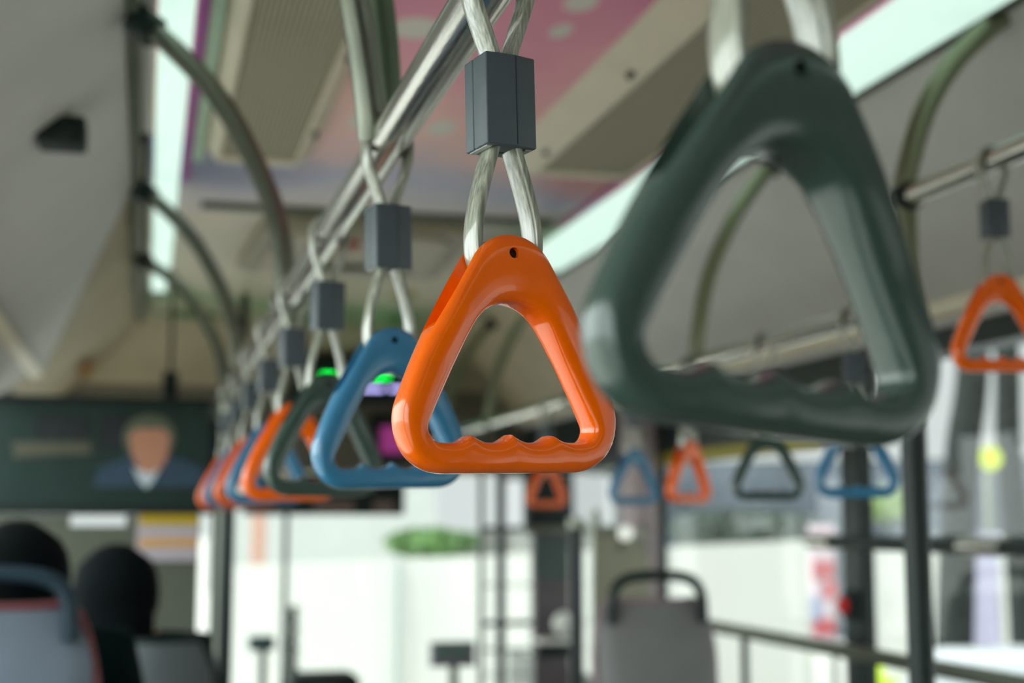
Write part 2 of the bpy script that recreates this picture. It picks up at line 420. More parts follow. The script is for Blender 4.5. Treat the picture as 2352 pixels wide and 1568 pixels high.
def bracket(Y0, Y1, pts, label, m=steeld, rad=.0172, clamp=True, group='curved rail brackets'):
    b = thing('rail_bracket', label, 'bracket', (0, 0, 0), group=group)
    tube('tube', m, pts, rad, b)
    a, c = Vector(pts[0]), Vector(pts[-1]); d = (Vector(pts[-1])-Vector(pts[-2])).normalized()
    if clamp: tube('clamp', steeld, [(a.x, a.y-.022, a.z), (a.x, a.y+.022, a.z)], .0235, b, smooth_path=False)
    tube('mounting_foot', blackp, [c-d*.05, c-d*.005], rad+.010, b, smooth_path=False)
    return b
def left_bracket(Y, Yend, label):
    k = lambda t: Y+(Yend-Y)*t
    bracket(Y, Yend, [(RX, Y, RZ), (RX-.010, k(.1), RZ+.10), (RX-.04, k(.3), RZ+.20), (RX-.105, k(.6), RZ+.33), (RX-.185, k(.85), RZ+.425), (RX-.245, k(1), RZ+.475)], label)
left_bracket(2.17, 2.30, 'large curved steel bracket sweeping up left, nearest of the three far left ones')
left_bracket(3.32, 3.53, 'curved steel bracket on the left, second of three, before the pale light strip end')
left_bracket(3.9, 4.50, 'faint curved steel bracket farthest away on the left')
bracket(1.22, 1.2, [at(858, 318, 1.215), at(856, 280, 1.21), at(846, 200, 1.205), at(828, 80, 1.2), at(806, -40, 1.19), at(740, -330, 1.17), at(600, -620, 1.15)], 'light steel bracket tube rising steeply left of the sharp part of the long rail', steeld, rad=.0145, clamp=False)
bracket(1.3, 1.3, [at(884, 330, 1.30), at(888, 250, 1.29), at(884, 140, 1.285), at(872, 20, 1.28), at(850, -110, 1.27), at(800, -320, 1.26), at(770, -560, 1.27)], 'dark greenish bracket tube just right of the light one above the rail', mat('green_grey_tube', (96, 112, 92), .4, .6), rad=.0145, clamp=False)
def right_bracket(Y, label, zb):
    bracket(Y, Y, [(XR, Y, zb), (XR+.003, Y, zb+.06), (XR+.03, Y, zb+(.82-zb)*.40), (XR+.085, Y, zb+(.82-zb)*.66), (XR+.14, Y, zb+(.82-zb)*.84), (XR+.215, Y, .835)], label, mat('olive_grey_tube', (128, 134, 108), .38, .7))
right_bracket(2.93, 'curved olive bracket seen through the big grey hand strap', .344)
right_bracket(4.9, 'faint curved bracket seen through the sharp orange hand strap, right one of the pair', .344)
right_bracket(5.7, 'faint curved bracket seen through the sharp orange hand strap, left one of the pair', .344)

def stanchion(x, y, z0, z1, r_, label, m=blackp, group='vertical poles'):
    s = thing('stanchion', label, 'pole', (x, y, z0), group=group)
    tube('pole', m, [(0, 0, 0), (0, 0, z1-z0)], r_, s, smooth_path=False, k=20)
    tube('base_flange', m, [(0, 0, 0), (0, 0, .03)], r_+.018, s, smooth_path=False, k=20)
    tube('top_collar', steeld, [(0, 0, z1-z0-.03), (0, 0, z1-z0)], r_+.006, s, smooth_path=False, k=20)
    return s
FL = -EYE
s = thing('stanchion', 'thick black window side pole with a curved steel top, nearest on the right', 'pole', (XR, 2.02, FL), group='vertical poles')
tube('pole', blackp, [(0, 0, 0), (0, 0, .155-FL)], .0205, s, smooth_path=False, k=24)
tube('curved_top', mat('olive_grey_tube', (128, 134, 108), .38, .7), [(0, 0, .15-FL), (0, 0, .50-FL), (.006, 0, .56-FL), (.04, 0, .66-FL), (.09, 0, .74-FL), (.15, 0, .80-FL), (.205, 0, .845-FL)], .0185, s)
tube('base_flange', blackp, [(0, 0, 0), (0, 0, .03)], .04, s, smooth_path=False, k=20)
stanchion(RX+.015, 3.95, FL, RZ-.012, .0205, 'thick black pole below the far end of the long strap rail')
p = at(506, 1400, 4.6); stanchion(p.x, 4.6, FL, .34, .017, 'grey steel pole beside the bright slit at the end of the dark panel', steeld)
p = at(1325, 1400, 4.4); stanchion(p.x, 4.4, FL, at(1325, 1190, 4.4).z, .022, 'black pole in front of the beige partition, right of the dark door screen')
p = at(1150, 1400, 5.6); stanchion(p.x, 5.6, FL, .42, .019, 'thin black pole before the bright windscreen, right one of two close together')
p = at(1105, 1400, 6.3); stanchion(p.x, 6.3, FL, .42, .013, 'very thin grey pole before the bright windscreen, left one of two close together', mat('grey_tube', (92, 96, 90), .4))
p = at(653, 1400, 6.4); stanchion(p.x, 6.4, FL, .20, .0125, 'thin dark pole at the left of the bright windscreen')

# window side hand rails
XW = 1.70
zr = atX(2352, 1258, XW).z
y0 = atX(1905, 1240, XW).y
h = thing('window_rail', 'dark horizontal rail with steel ends crossing the window poles on the right', 'rail', (XW, y0, zr))
tube('bar', blackp, [(0, 0, 0), (0, -3.4, 0)], .018, h, smooth_path=False)
tube('end_cap', steel, [(0, -.02, 0), (0, .10, 0)], .021, h, smooth_path=False)
tube('sleeve', steel, [(0, -.62, 0), (0, -.78, 0)], .0205, h, smooth_path=False)
yl = atX(1640, 1437, XW); 
h = thing('window_rail', 'long low steel rail sloping across the lower right in front of the window', 'rail', (XW, yl.y, yl.z-.002))
tube('bar', steeld, [(0, 0.05, 0), (0, -3.6, 0)], .019, h, smooth_path=False)
for px in (1710, 2330): 
    yy = atX(px, 1470, XW).y-yl.y
    tube('post', blackp, [(0, yy, -.62), (0, yy, 0)], .0115, h, smooth_path=False)

# ------------------------------------------------------------------ bus shell
HC = .85; YB = -4.2; YF = 7.2; XL = -.50; XRW = 1.82
struct(box('floor', floorm, XL, XRW, YB, YF, FL-.06, FL))
cl = box('ceiling', CEIL, -.02, 1.34, YB, 6.4, HC, HC+.04); struct(cl)
def cov(t, right=False):      # point on the sloping cove, t from ceiling edge to wall
    return (1.34+.42*t, .85-.365*t) if right else (-.01-.42*t, .85-.365*t)
# right cove
a, b = cov(0, True), cov(1, True)
struct(slab('trim_1', cove, [(a[0], YB, a[1]), (b[0], YB, b[1]), (b[0], 5.2, b[1]), (a[0], 5.2, a[1])][::-1], -.02))
struct(slab('trim_2', coved, [(a[0], 5.2, a[1]), (b[0], 5.2, b[1]), (b[0], 6.9, b[1]), (a[0], 6.9, a[1])][::-1], -.02))
struct(box('trim_3', mat('dark_olive_gasket', (70, 78, 62), .6), a[0]-.012, a[0]+.014, YB, 4.9, a[1]-.018, a[1]))
# thin joint between the cove panels
p1, p2 = atX(1560, 520, 1.5), atX(1735, 760, 1.5)
j = box('panel_joint', mat('joint_grey', (150, 148, 140), .7), -.004, .004, 0, .004, 0, .5)
bpy.data.objects.remove(j)
# window side ledges on the right
struct(box('trim_4', frame_b, b[0]-.03, XRW, YB, 6.9, b[1]-.024, b[1]+.01, bevel=.004))
struct(box('trim_5', cove, b[0]-.005, XRW, YB, 6.9, b[1]-.044, b[1]-.026, bevel=.004))
# left cove: near panel ends on a slant, a beige panel carries on behind
a, b = cov(.10), cov(.88); c = cov(1.0)
struct(slab('trim_6', cove, [(a[0], YB, a[1]), (a[0], 3.5, a[1]), (b[0], 5.4, b[1]), (b[0], YB, b[1])], .02))
struct(box('trim_7', mat('dark_olive_gasket', (70, 78, 62), .6), a[0]-.004, a[0]+.016, YB, 6.0, a[1]-.010, a[1]+.02))
struct(slab('trim_8', frame_b, [(b[0]+.006, YB, b[1]-.012), (b[0]+.006, 5.35, b[1]-.012), (b[0]-.03, 5.35, b[1]-.03), (b[0]-.03, YB, b[1]-.03)], .012))
a2 = cov(0)
struct(slab('trim_9', coved, [(a2[0]-.01, 3.3, a2[1]+.015), (a2[0]-.01, 6.9, a2[1]+.015), (c[0]-.06, 6.9, c[1]-.02), (c[0]-.06, 3.3, c[1]-.02)], .02))
struct(slab('trim_10', cove, [(b[0]-.01, YB, b[1]-.0), (b[0]-.01, 5.2, b[1]-.0), (XL, 5.2, b[1]-.10), (XL, YB, b[1]-.10)], .015))
# orange-brown reflection on the left dome panel, painted as a thin amber plate
q = cov(.62)
st = slab('sticker', mat('amber_reflection', (150, 104, 40), .5), [(-.24, 6.0, .655), (-.24, 6.55, .655), (-.29, 6.55, .612), (-.29, 6.0, .612)], .002)
tag(st, 'small painted amber reflection on the beige dome panel at upper left', 'sticker')
# colour stripes next to the lamps
struct(box('trim_11', purple, .058, .076, YB, 3.6, HC-.006, HC))
struct(box('trim_12', palegreen, .080, .103, YB, 3.35, HC-.012, HC))
struct(box('trim_13', pinktrim, 1.128, 1.150, YB, 3.9, HC-.006, HC))

def lamp_strip(label, x0, x1, y0, y1, z0, z1):
    t = thing('ceiling_lamp', label, 'lamp', ((x0+x1)/2, y0, z0), group='ceiling light strips')
    cx = (x0+x1)/2
    slab('diffuser', lamp, [(x0-cx, 0, 0), (x1-cx, 0, z1-z0), (x1-cx, y1-y0, z1-z0), (x0-cx, y1-y0, 0)], .008, t, bevel=.003)
    boxes('end_cap', blackp, [(x0-cx, x1-cx, y1-y0, y1-y0+.03, min(0, z1-z0)-.006, .012)], t)
    return t
lamp_strip('pale cyan light strip along the ceiling at upper left', -.006, .054, YB, 4.85, HC-.014, HC-.014)
lamp_strip('short pale light at the far end of the left light strip', -.006, .045, 5.0, 5.35, HC-.014, HC-.014)
lamp_strip('wide pale green-white light strip along the ceiling at upper right', 1.155, 1.325, YB, 4.55, HC-.014, HC-.020)
lamp_strip('short white lamp at the far end of the right light strip', 1.19, 1.31, 4.62, 4.95, HC-.02, HC-.03)
boxes_w = tag(box('reading_light_panel', mat('white_gloss', (228, 228, 220), .3), -.050, -.010, 1.8, 3.1, HC-.02, HC-.008), 'narrow white cover beside the left light strip behind the bracket', 'cover')

def vent(x0, x1, gx0, gx1, yend, label, latches, mirror):
    t = thing('ceiling_vent', label, 'air vent', ((x0+x1)/2, yend, HC), group='long ceiling air vents'); cx = (x0+x1)/2
    Lz = YB-yend
    def quad(xa, xb, za, zb, ya, yb, nm, m):
        return slab(nm, m, [(xa-cx, ya, za), (xb-cx, ya, zb), (xb-cx, yb, zb), (xa-cx, yb, za)], .004, t)
    bm = bmesh.new()
    # frame: outer skirt slopes from the ceiling to the grille lip
    def prism4(A, B):
        a_ = [bm.verts.new(p) for p in A]; b_ = [bm.verts.new(p) for p in B]; k = len(A)
        bm.faces.new(a_); bm.faces.new(b_[::-1])
        for i in range(k): bm.faces.new((a_[i], b_[i], b_[(i+1) % k], a_[(i+1) % k]))
    zd = -.040
    prism4([(x0-cx, Lz, 0), (gx0-cx-.004, Lz, zd), (gx0-cx+.004, Lz, zd), (gx0-cx+.004, Lz, 0)], [(x0-cx, 0, 0), (gx0-cx-.004, -.03, zd), (gx0-cx+.004, -.03, zd), (gx0-cx+.004, -.02, 0)])
    prism4([(gx1-cx-.004, Lz, 0), (gx1-cx-.004, Lz, zd), (gx1-cx+.004, Lz, zd), (x1-cx, Lz, 0)], [(gx1-cx-.004, -.02, 0), (gx1-cx-.004, -.03, zd), (gx1-cx+.004, -.03, zd), (x1-cx, 0, 0)])
    prism4([(gx0-cx, -.06, zd), (gx0-cx, -.02, zd), (gx0-cx, .03, 0), (gx0-cx, -.06, 0)], [(gx1-cx, -.06, zd), (gx1-cx, -.02, zd), (gx1-cx, .03, 0), (gx1-cx, -.06, 0)])
    from_bm('frame', bm, frame_b, t, smooth=False)
    box('grille', GRILLE, gx0-cx, gx1-cx, Lz, -.055, zd+.006, zd+.012, t)
    for (lx, ly) in latches:
        l = sphere('latch', rubber, (lx-cx, ly-yend, -.030), (.007, .020, .010), t, 2)
    return t
vent(.105, .352, .135, .308, 3.26, 'long ribbed ceiling air vent with cream frame at upper left', [(.325, 2.45), (.325, 2.98), (.325, 1.6)], False)
vent(.79, 1.12, .865, 1.09, 3.20, 'long ribbed ceiling air vent with cream frame at upper right, behind the grey strap', [(.845, 2.42), (.845, 3.0), (.845, 1.6)], True)

# step and roof hatch further on
struct(box('trim_14', mat('dark_olive_gasket', (70, 78, 62), .6), .12, 1.1, 3.84, 3.88, HC-.012, HC))
hx = thing('roof_hatch', 'rounded cream roof hatch in the ceiling behind the blue strap buckle', 'hatch', (.60, 4.35, HC))
bm = bmesh.new(); pr = tri_contour([(-.34, .42), (-.30, -.42), (.30, -.42), (.34, .42)], [.10]*4, 8)
def plate(name, pts, z0, z1, m, par, bev=.0):
    bm = bmesh.new(); a = [bm.verts.new((x, y, z0)) for x, y in pts]; b = [bm.verts.new((x, y, z1)) for x, y in pts]; k = len(pts)
    bm.faces.new(a); bm.faces.new(b[::-1])
    for i in range(k): bm.faces.new((a[i], b[i], b[(i+1) % k], a[(i+1) % k]))
    return from_bm(name, bm, m, par, smooth=True)
plate('rim', pr, -.03, 0, mat('hatch_rim', (150, 142, 118), .5, noise=.05), hx)
plate('lid', [(x*.82, y*.82) for x, y in pr], -.045, -.03, mat('hatch_lid', (178, 168, 146), .5, noise=.05), hx)
box('red_handle', mat('red_handle', (160, 40, 36), .4), -.14, -.02, -.30, -.22, -.062, -.045, hx, bevel=.006)
box('pull_bar', steeld, -.2, .2, .10, .13, -.065, -.045, hx, bevel=.004)
# dark green leaf frieze stickers across the far ceiling
for i, (x, y, w, hh, c, nm) in enumerate([(.16, 6.0, .22, .10, (52, 92, 40), 'dark green leaf print near the left light strip end'), (.62, 6.05, .20, .10, (44, 84, 36), 'dark green leaf print left of the blue strap'),
                               (1.02, 5.9, .12, .16, (48, 116, 40), 'bright green leaf print between the blue and the orange strap'), (.93, 5.3, .10, .10, (150, 146, 60), 'small yellow print on the ceiling left of the orange grip'),
                               (1.07, 4.75, .10, .14, (118, 158, 96), 'pale green print left of the orange grip top')]):
    pts = [(x+w/2*math.cos(t)*(1+.18*math.sin(5*t)), y+hh*math.sin(t)*(1+.18*math.cos(4*t))) for t in (2*PI*k/24 for k in range(24))]
    o = plate('leaf_sticker', pts, HC-.004, HC, mat('leaf_%d' % c[0], c, .6, noise=.3, nscale=25), None)
    tag(o, nm, 'sticker', 'leaf prints on the far ceiling')

# front dome and bulkhead
struct(slab('trim_15', coved, [(XL, 6.3, HC+.01), (XRW, 6.3, HC+.01), (XRW, 6.75, .62), (XL, 6.75, .62)], .02))
zb_ = at(1000, 1088, 7.0).z
struct(box('wall_front', mat('brown_grey_bulkhead', (112, 106, 92), .6, noise=.12, nscale=3), XL, XRW, 6.75, 6.80, zb_, .64))
# LED route sign
sg = thing('led_sign', 'black route display with green and lilac lit rows behind the blue strap', 'sign', (0, 0, 0))
s0, s1 = at(700, 905, 6.45), at(950, 838, 6.45)
box('housing', rubber, s0.x-.06, s1.x+.06, 6.44, 6.6, s0.z-.03, s1.z+.03, sg, bevel=.008)
box('mount', rubber, s0.x+.1, s1.x-.1, 6.5, 6.74, s1.z-.05, s1.z+.0, sg)
ledg = mat('green_led', (0, 60, 20), .5, emit=(0, 235, 70), estr=4.2)
ledl = mat('lilac_led', (60, 60, 90), .5, emit=(178, 172, 240), estr=3.2)
def led_row(name, m, xs, y, rad):
    bm = bmesh.new()
    for x in xs:
        p = at(x, y, 6.436); bmesh.ops.create_uvsphere(bm, u_segments=8, v_segments=6, radius=rad, matrix=Matrix.Translation(p))
    return from_bm(name, bm, m, sg)
led_row('green_characters', ledg, [838+k*6.5 for k in range(9)], 864, .0105)
led_row('green_characters', ledg, [742, 750, 757, 764], 861, .0085)
led_row('lilac_characters', ledl, [815+k*6.2 for k in range(11)] + [898+k*6 for k in range(6)], 893, .0080)
# small magenta screen below it
p0, p1 = at(874, 1040, 6.7), at(930, 980, 6.7)
sc = thing('screen', 'small magenta lit screen seen through the blue strap', 'screen')
box('body', rubber, p0.x-.05, p1.x+.04, 6.70, 6.745, p0.z-.05, p1.z+.05, sc, bevel=.006)
box('picture', mat('magenta_picture', (120, 40, 100), .4, emit=(176, 62, 142), estr=.5), p0.x, p1.x, 6.692, 6.70, p0.z, p1.z, sc)
# low black box over the windscreen
p0, p1 = at(560, 1182, 6.6), at(926, 1090, 6.6)
dk = thing('overhead_box', 'low dark box hanging over the bright windscreen under the blue strap', 'box')
box('case', rubber, p0.x, p1.x, 6.55, 6.74, p0.z, p1.z, dk, bevel=.01)
for (xa, xb_) in ((720, 812), (858, 905)):
    q0, q1 = at(xa, 1176, 6.55), at(xb_, 1150, 6.55)
    box('pink_panel', mat('dusky_panel', (120, 98, 92), .5), q0.x, q1.x, 6.543, 6.55, q0.z, q1.z, dk)
box('hanger', rubber, (p0.x+p1.x)/2-.2, (p0.x+p1.x)/2+.2, 6.6, 6.76, p1.z-.01, .20, dk)
# black bits on the dome at left
p = at(391, 885, 5.0); o = thing('sensor', 'small black box on the beige dome above the dark panel', 'sensor', (p.x, p.y, p.z))
box('body', rubber, -.026, .026, -.03, .03, -.045, .045, o, bevel=.006)
tube('stem', rubber, [(0, 0, .04), (0, .02, .42)], .006, o, smooth_path=False)
p = at(562, 705, 5.4); o = thing('hanging_bar', 'thin black bar hanging from the ceiling left of the rail', 'bar', (p.x, p.y, p.z))
tube('rod', rubber, [(0, 0, -.13), (0, 0, .13)], .016, o, smooth_path=False)
tube('mount', rubber, [(0, 0, .12), (0, 0, HC-p.z)], .007, o, smooth_path=False)
# CCTV camera on the left cove
cc = thing('security_camera', 'black security camera on the grey panel at upper left', 'camera', (-.17, 2.62, .705))
box('body', rubber, -.040, .045, -.045, .045, -.040, .010, cc, bevel=.008)
sphere('lens', rubber, (.01, -.045, -.018), (.014, .014, .014), cc, 2)
tube('bracket', rubber, [(-.04, 0, -.010), (-.055, 0, .03), (-.035, .02, .10)], .010, cc)
tube('cable', mat('grey_cable', (96, 92, 90), .6), [(-.05, 0, .03), (-.055, -.03, .05), (-.045, -.06, .074)], .006, cc)

# ------------------------------------------------------------------ side walls with windows
SILL = -.66
def wall_side(x, name, left):
    bm = bmesh.new(); d = .05 if not left else -.05
    def bb(y0, y1, z0, z1): box_bm(bm, min(x, x+d), max(x, x+d), y0, y1, z0, z1)
    bb(YB, YF, FL, SILL)
    return bm, bb
bm, bb = wall_side(XRW, 'wall_right', False)
bb(YB, YF, .44, .95); bb(YB, -1.2, SILL, .44)  # stretch behind the camera closed without windows, to cut light from behind
struct(from_bm('wall_right', bm, wallm, smooth=False))
bm, bb = wall_side(XL, 'wall_left', True)
bb(YB, YF, .44, .95); bb(YB, -1.0, SILL, .44)  # unseen rear part also windowless, keeps light off the straps' front faces
struct(from_bm('wall_left', bm, wallm, smooth=False))
struct(box('wall_back', wallm, XL-.05, XRW+.05, YB-.05, YB, FL, .95))
struct(box('trim_16', wallm, XL-.05, XRW+.05, YB, YF+.05, HC+.06, HC+.10))
# pillars
yp = atX(1955, 1300, XRW-.03).y
wp = atX(1500, 1300, XRW-.03).y
struct(box('trim_17', blackp, XRW-.012, XRW+.030, yp-.020, yp+.085, SILL, .44, bevel=.006))
struct(box('trim_18', blackp, XRW-.01, XRW+.022, wp-.02, wp+.03, SILL, .44, bevel=.006))
struct(box('trim_19', blackp, XRW-.04, XRW+.045, 1.15, 1.30, SILL, .44))
for i, y in enumerate((.6, 2.4, 4.2)):
    struct(box('trim_%d' % (21+i), blackp, XL-.045, XL+.03, y-.05, y+.05, SILL, .44))
# black valance over the forward right windows, thin one over the near window
zv = atX(1700, 1042, XRW-.04).z
struct(box('trim_26', mat('black_green_valance', (26, 38, 36), .35, noise=.15, nscale=5), XRW-.045, XRW+.04, yp-.05, YF, zv, .44))
struct(box('trim_27', mat('black_green_valance', (26, 38, 36), .35, noise=.15, nscale=5), XRW-.045, XRW+.04, YB, yp-.05, .385, .44))
def window(n, x, y0, y1, z0, z1):
    o = struct(box('window_%d' % n, GLASS, x, x+.006, y0, y1, z0, z1)); return o
window(1, XRW+.02, wp+.03, YF, SILL, zv); window(2, XRW+.02, yp+.085, wp-.02, SILL, zv); window(3, XRW+.02, 1.30, yp-.020, SILL, .385)
window(4, XRW+.02, -1.15, 1.15, SILL, .385); window(5, XL-.03, -1.0, 5.0, SILL, .44)
struct(box('window_6', GLASS, XL, XRW, YF-.02, YF-.014, -1.2, zb_))
struct(box('window_7', GLASS, XL-.03, XL-.024, 5.05, YF, SILL, .42))
struct(box('trim_28', blackp, XL, XRW, YF-.04, YF+.02, -1.62, -1.2))
struct(box('trim_29', coved, XL, XRW, 6.8, YF+.03, zb_, zb_+.04))
# yellow film along the top of the street window
ys = box('window_film', mat('olive_yellow_film', (150, 136, 30), .5), XRW-.048, XRW-.044, yp+.12, wp-.02, zv-.012, zv+.03)
tag(ys, 'olive yellow strip along the top of the street window', 'sticker')
# pinkish column beside the black pillar
a, b = atX(1462, 1300, 1.72), atX(1500, 1300, 1.72)
o = box('column_cover', mat('pinkish_grey_laminate', (168, 152, 154), .5, noise=.05), 1.66, 1.74, b.y, a.y, FL, .42, bevel=.01)
tag(o, 'pinkish grey vertical column beside the black window pillar', 'column')
# red stop button on the pillar
p = atX(1925, 1390, XRW-.06); o = thing('stop_button', 'round red stop button on the dark window pillar', 'button', (XRW-.014, yp+.02, p.z))
box('housing', rubber, -.02, .0, -.03, .03, -.04, .04, o, bevel=.006)
sphere('button', mat('red_button', (220, 24, 30), .3), (-.032, 0, 0), (.014, .020, .024), o, 2)

bars = []
for (ya, yb) in ((1208, 1220), (1341, 1346), (1424, 1438), (1488, 1496), (1546, 1552)):
    u, v = at(1100, yb, 6.7), at(1228, ya, 6.7); bars.append((u.x, v.x, 6.69, 6.72, u.z, v.z))
u, v = at(1222, 1500, 6.7), at(1230, 1100, 6.7); bars.append((u.x, v.x, 6.69, 6.72, FL, .2))
struct(boxes('door_1', blackp, bars))
# door screen, beige partition
p0, p1 = at(1227, 1485, 5.9), at(1308, 1222, 5.9)
ds = thing('door_screen', 'dark tinted screen with a white ball lamp by the front door', 'screen panel')
box('panel', mat('mauve_tinted_panel', (92, 84, 88), .4, noise=.25, nscale=3), p0.x, p1.x, 5.9, 5.93, FL, p1.z, ds)
box('upper_glass', mat('teal_tinted_panel', (66, 84, 82), .3, noise=.2, nscale=3), p0.x+.01, p1.x-.01, 5.89, 5.905, at(1260, 1330, 5.9).z, p1.z-.02, ds)
box('top_bar', steeld, at(1200, 1, 5.9).x, at(1450, 1, 5.9).x, 5.87, 5.93, p1.z-.005, p1.z+.028, ds, bevel=.006)
box('lower_bar', blackp, p0.x, p1.x+.02, 5.86, 5.94, at(1260, 1506, 5.9).z, at(1260, 1482, 5.9).z, ds, bevel=.006)
ql = at(1294, 1432, 5.8); sphere('white_ball', mat('white_gloss', (228, 228, 220), .3), ql, (.045, .04, .05), ds, 3)
box('white_ledge', mat('white_gloss', (228, 228, 220), .3), p0.x, p1.x, 5.82, 5.9, at(1260, 1478, 5.85).z, at(1260, 1466, 5.85).z, ds, bevel=.005)
p0, p1 = at(1213, 1212, 6.2), at(1302, 1176, 6.2)
o = box('door_motor_box', rubber, p0.x, p1.x, 6.2, 6.3, p0.z, .30, bevel=.01); tag(o, 'black box under the small orange strap by the door', 'box')
pa = at(1369, 1300, 4.7); pb = at(1484, 1300, 4.7); zt = at(1400, 1228, 4.7).z
pts = tri_contour([(pb.x-pa.x, FL-zt), (pb.x-pa.x, 0), (0, 0), (0, FL-zt)], [.001, .09, .03, .001], 8)
o = thing('partition', 'beige rounded partition panel beside the black door pole', 'partition', (pa.x, 4.7, zt))
bm = bmesh.new(); A = [bm.verts.new((x, 0, z)) for x, z in pts]; B = [bm.verts.new((x, .03, z)) for x, z in pts]; bm.faces.new(A); bm.faces.new(B[::-1])
for i in range(len(pts)): bm.faces.new((A[i], B[i], B[(i+1) % len(pts)], A[(i+1) % len(pts)]))
from_bm('panel', bm, mat('beige_partition_laminate', (148, 146, 126), .5, noise=.08, nscale=6), o)
tube('rim', steeld, [(0, .015, FL-zt), (0, .015, -.04), (.02, .015, .0), (pb.x-pa.x-.09, .015, .005), (pb.x-pa.x-.02, .015, -.03), (pb.x-pa.x, .015, -.10), (pb.x-pa.x, .015, FL-zt)], .012, o)
q = at(1437, 1224, 4.6); q2 = at(1420, 1012, 5.4)
o = thing('round_globe', 'small round white lamp by the window column, below the blue strap', 'lamp', q, group='small round white lamps')
sphere('globe', mat('white_glow_globe', (240, 240, 232), .3, emit=(230, 236, 226), estr=.6), (0, 0, 0), .026, o, 3); tube('stem', steeld, [(0, .02, -.02), (0, .06, -.06)], .008, o, smooth_path=False)
o = thing('round_globe', 'small round white highlight, built as a glowing globe, right of the lower corner of the orange grip', 'lamp', q2, group='small round white lamps')
sphere('globe', mat('white_glow_globe', (240, 240, 232), .3), (0, 0, 0), .03, o, 3); tube('stem', steeld, [(0, .02, 0), (0, .2, .08)], .008, o, smooth_path=False)  # a bright out-of-focus highlight, put in as a glowing globe

# payment terminal sign at the bottom, driver's dark fixtures
p0, p1 = at(992, 1532, 5.6), at(1092, 1474, 5.6)
o = thing('card_reader', 'grey card reader panel with two green marks at the bottom edge', 'card reader')
box('case', mat('mauve_grey_case', (120, 120, 126), .5, noise=.1), p0.x, p1.x, 5.6, 5.66, p0.z, p1.z, o, bevel=.006)
for px in (1016, 1056):
    c = at(px, 1493, 5.596); box('green_mark', mat('green_mark', (60, 130, 110), .5), c.x-.018, c.x+.018, 5.590, 5.60, c.z-.012, c.z+.012, o)
c = at(1042, 1530, 5.63); tube('stand', steeld, [(c.x, 5.63, FL), (c.x, 5.63, c.z)], .02, o, smooth_path=False)
p = at(740, 1545, 5.8); o = thing('fare_box', 'dark fare machine top at the bottom edge before the windscreen', 'fare machine', (p.x, 5.8, FL))
box('body', rubber, -.14, .14, -.12, .12, 0, p.z-FL, o, bevel=.03)
box('screen', mat('dim_green_screen', (84, 92, 60), .4), -.05, .05, -.125, -.12, p.z-FL-.14, p.z-FL-.04, o)
p0, p1 = at(572, 1496, 6.4), at(632, 1462, 6.4)
o = thing('instrument_pod', 'small dark teal box left of the thin dark pole at the bottom', 'box', (0, 0, 0)); box('case', mat('teal_case', (60, 84, 84), .4), p0.x, p1.x, 6.4, 6.5, p0.z, p1.z, o, bevel=.01)
box('arm', blackp, p0.x+.05, p0.x+.08, 6.44, 6.47, FL, p0.z+.005, o)
p = at(672, 1480, 6.5); o = thing('mirror_arm', 'dark ringed post right of the thin dark pole at lower left', 'post', (p.x, 6.5, FL))
tube('post', blackp, [(0, 0, 0), (0, 0, at(672, 1400, 6.5).z-FL)], .022, o, smooth_path=False)
for k in range(4): tube('ring', steeld, [(0, 0, p.z-FL-.12+k*.09), (0, 0, p.z-FL-.10+k*.09)], .028, o, smooth_path=False)

# ------------------------------------------------------------------ the dark panel on the left (transverse screen)
YP = 4.9
P0, P1 = at(-120, 1172, YP), at(486, 925, YP)
pn = thing('display_panel', 'wide dark framed panel showing a faint man in a blue suit', 'display panel', (0, YP, 0))
box('backing', darkpanel, P0.x, P1.x, 0, .03, P0.z, P1.z, pn)
boxes('frame', rubber, [(P0.x, P1.x+.01, -.02, .03, P1.z-.012, P1.z+.012), (P0.x, P1.x+.01, -.02, .03, P0.z-.012, P0.z+.02), (P1.x-.005, P1.x+.012, -.02, .03, P0.z, P1.z), (P0.x-.01, at(12, 1, YP).x, -.02, .03, P0.z, P1.z)], pn)
def pr_ell(name, m, px, py, rx, ry, dy, par, cut=None):
    c = at(px, py, YP); s = YP/F*1.02
    pts = []
    for k in range(36):
        t = 2*PI*k/36; x, z = rx*math.cos(t), ry*math.sin(t)
        if cut is not None and z < cut: z = cut
        pts.append((c.x+x*s, c.z+z*s))
    bm = bmesh.new(); A = [bm.verts.new((x, -dy, z)) for x, z in pts]; B = [bm.verts.new((x, -dy+.002, z)) for x, z in pts]
    bm.faces.new(A); bm.faces.new(B[::-1])
    for i in range(36): bm.faces.new((A[i], B[i], B[(i+1) % 36], A[(i+1) % 36]))
    return from_bm(name, bm, m, par, smooth=False)
def pr_poly(name, m, pp, dy, par):
    pts = [(at(x, y, YP).x, at(x, y, YP).z) for x, y in pp]; bm = bmesh.new()
    A = [bm.verts.new((x, -dy, z)) for x, z in pts]; B = [bm.verts.new((x, -dy+.002, z)) for x, z in pts]
    bm.faces.new(A); bm.faces.new(B[::-1]); n = len(pts)
    for i in range(n): bm.faces.new((A[i], B[i], B[(i+1) % n], A[(i+1) % n]))
    return from_bm(name, bm, m, par, smooth=False)
pr_poly('printed_shelf', mat('printed_brown', (84, 84, 70), .5, noise=.1), [(30, 1050), (210, 1042), (210, 1014), (30, 1014)], .004, pn)
pr_poly('printed_window', mat('printed_black', (32, 38, 42), .5), [(85, 1010), (200, 1010), (200, 955), (85, 955)], .006, pn)
pr_poly('printed_window', mat('printed_black', (32, 38, 42), .5), [(228, 1030), (290, 1030), (290, 955), (228, 955)], .006, pn)
pr_poly('printed_jacket', mat('printed_blue', (50, 72, 92), .5, noise=.1), [(215, 1118), (228, 1075), (290, 1048), (395, 1048), (465, 1072), (478, 1118)], .005, pn)
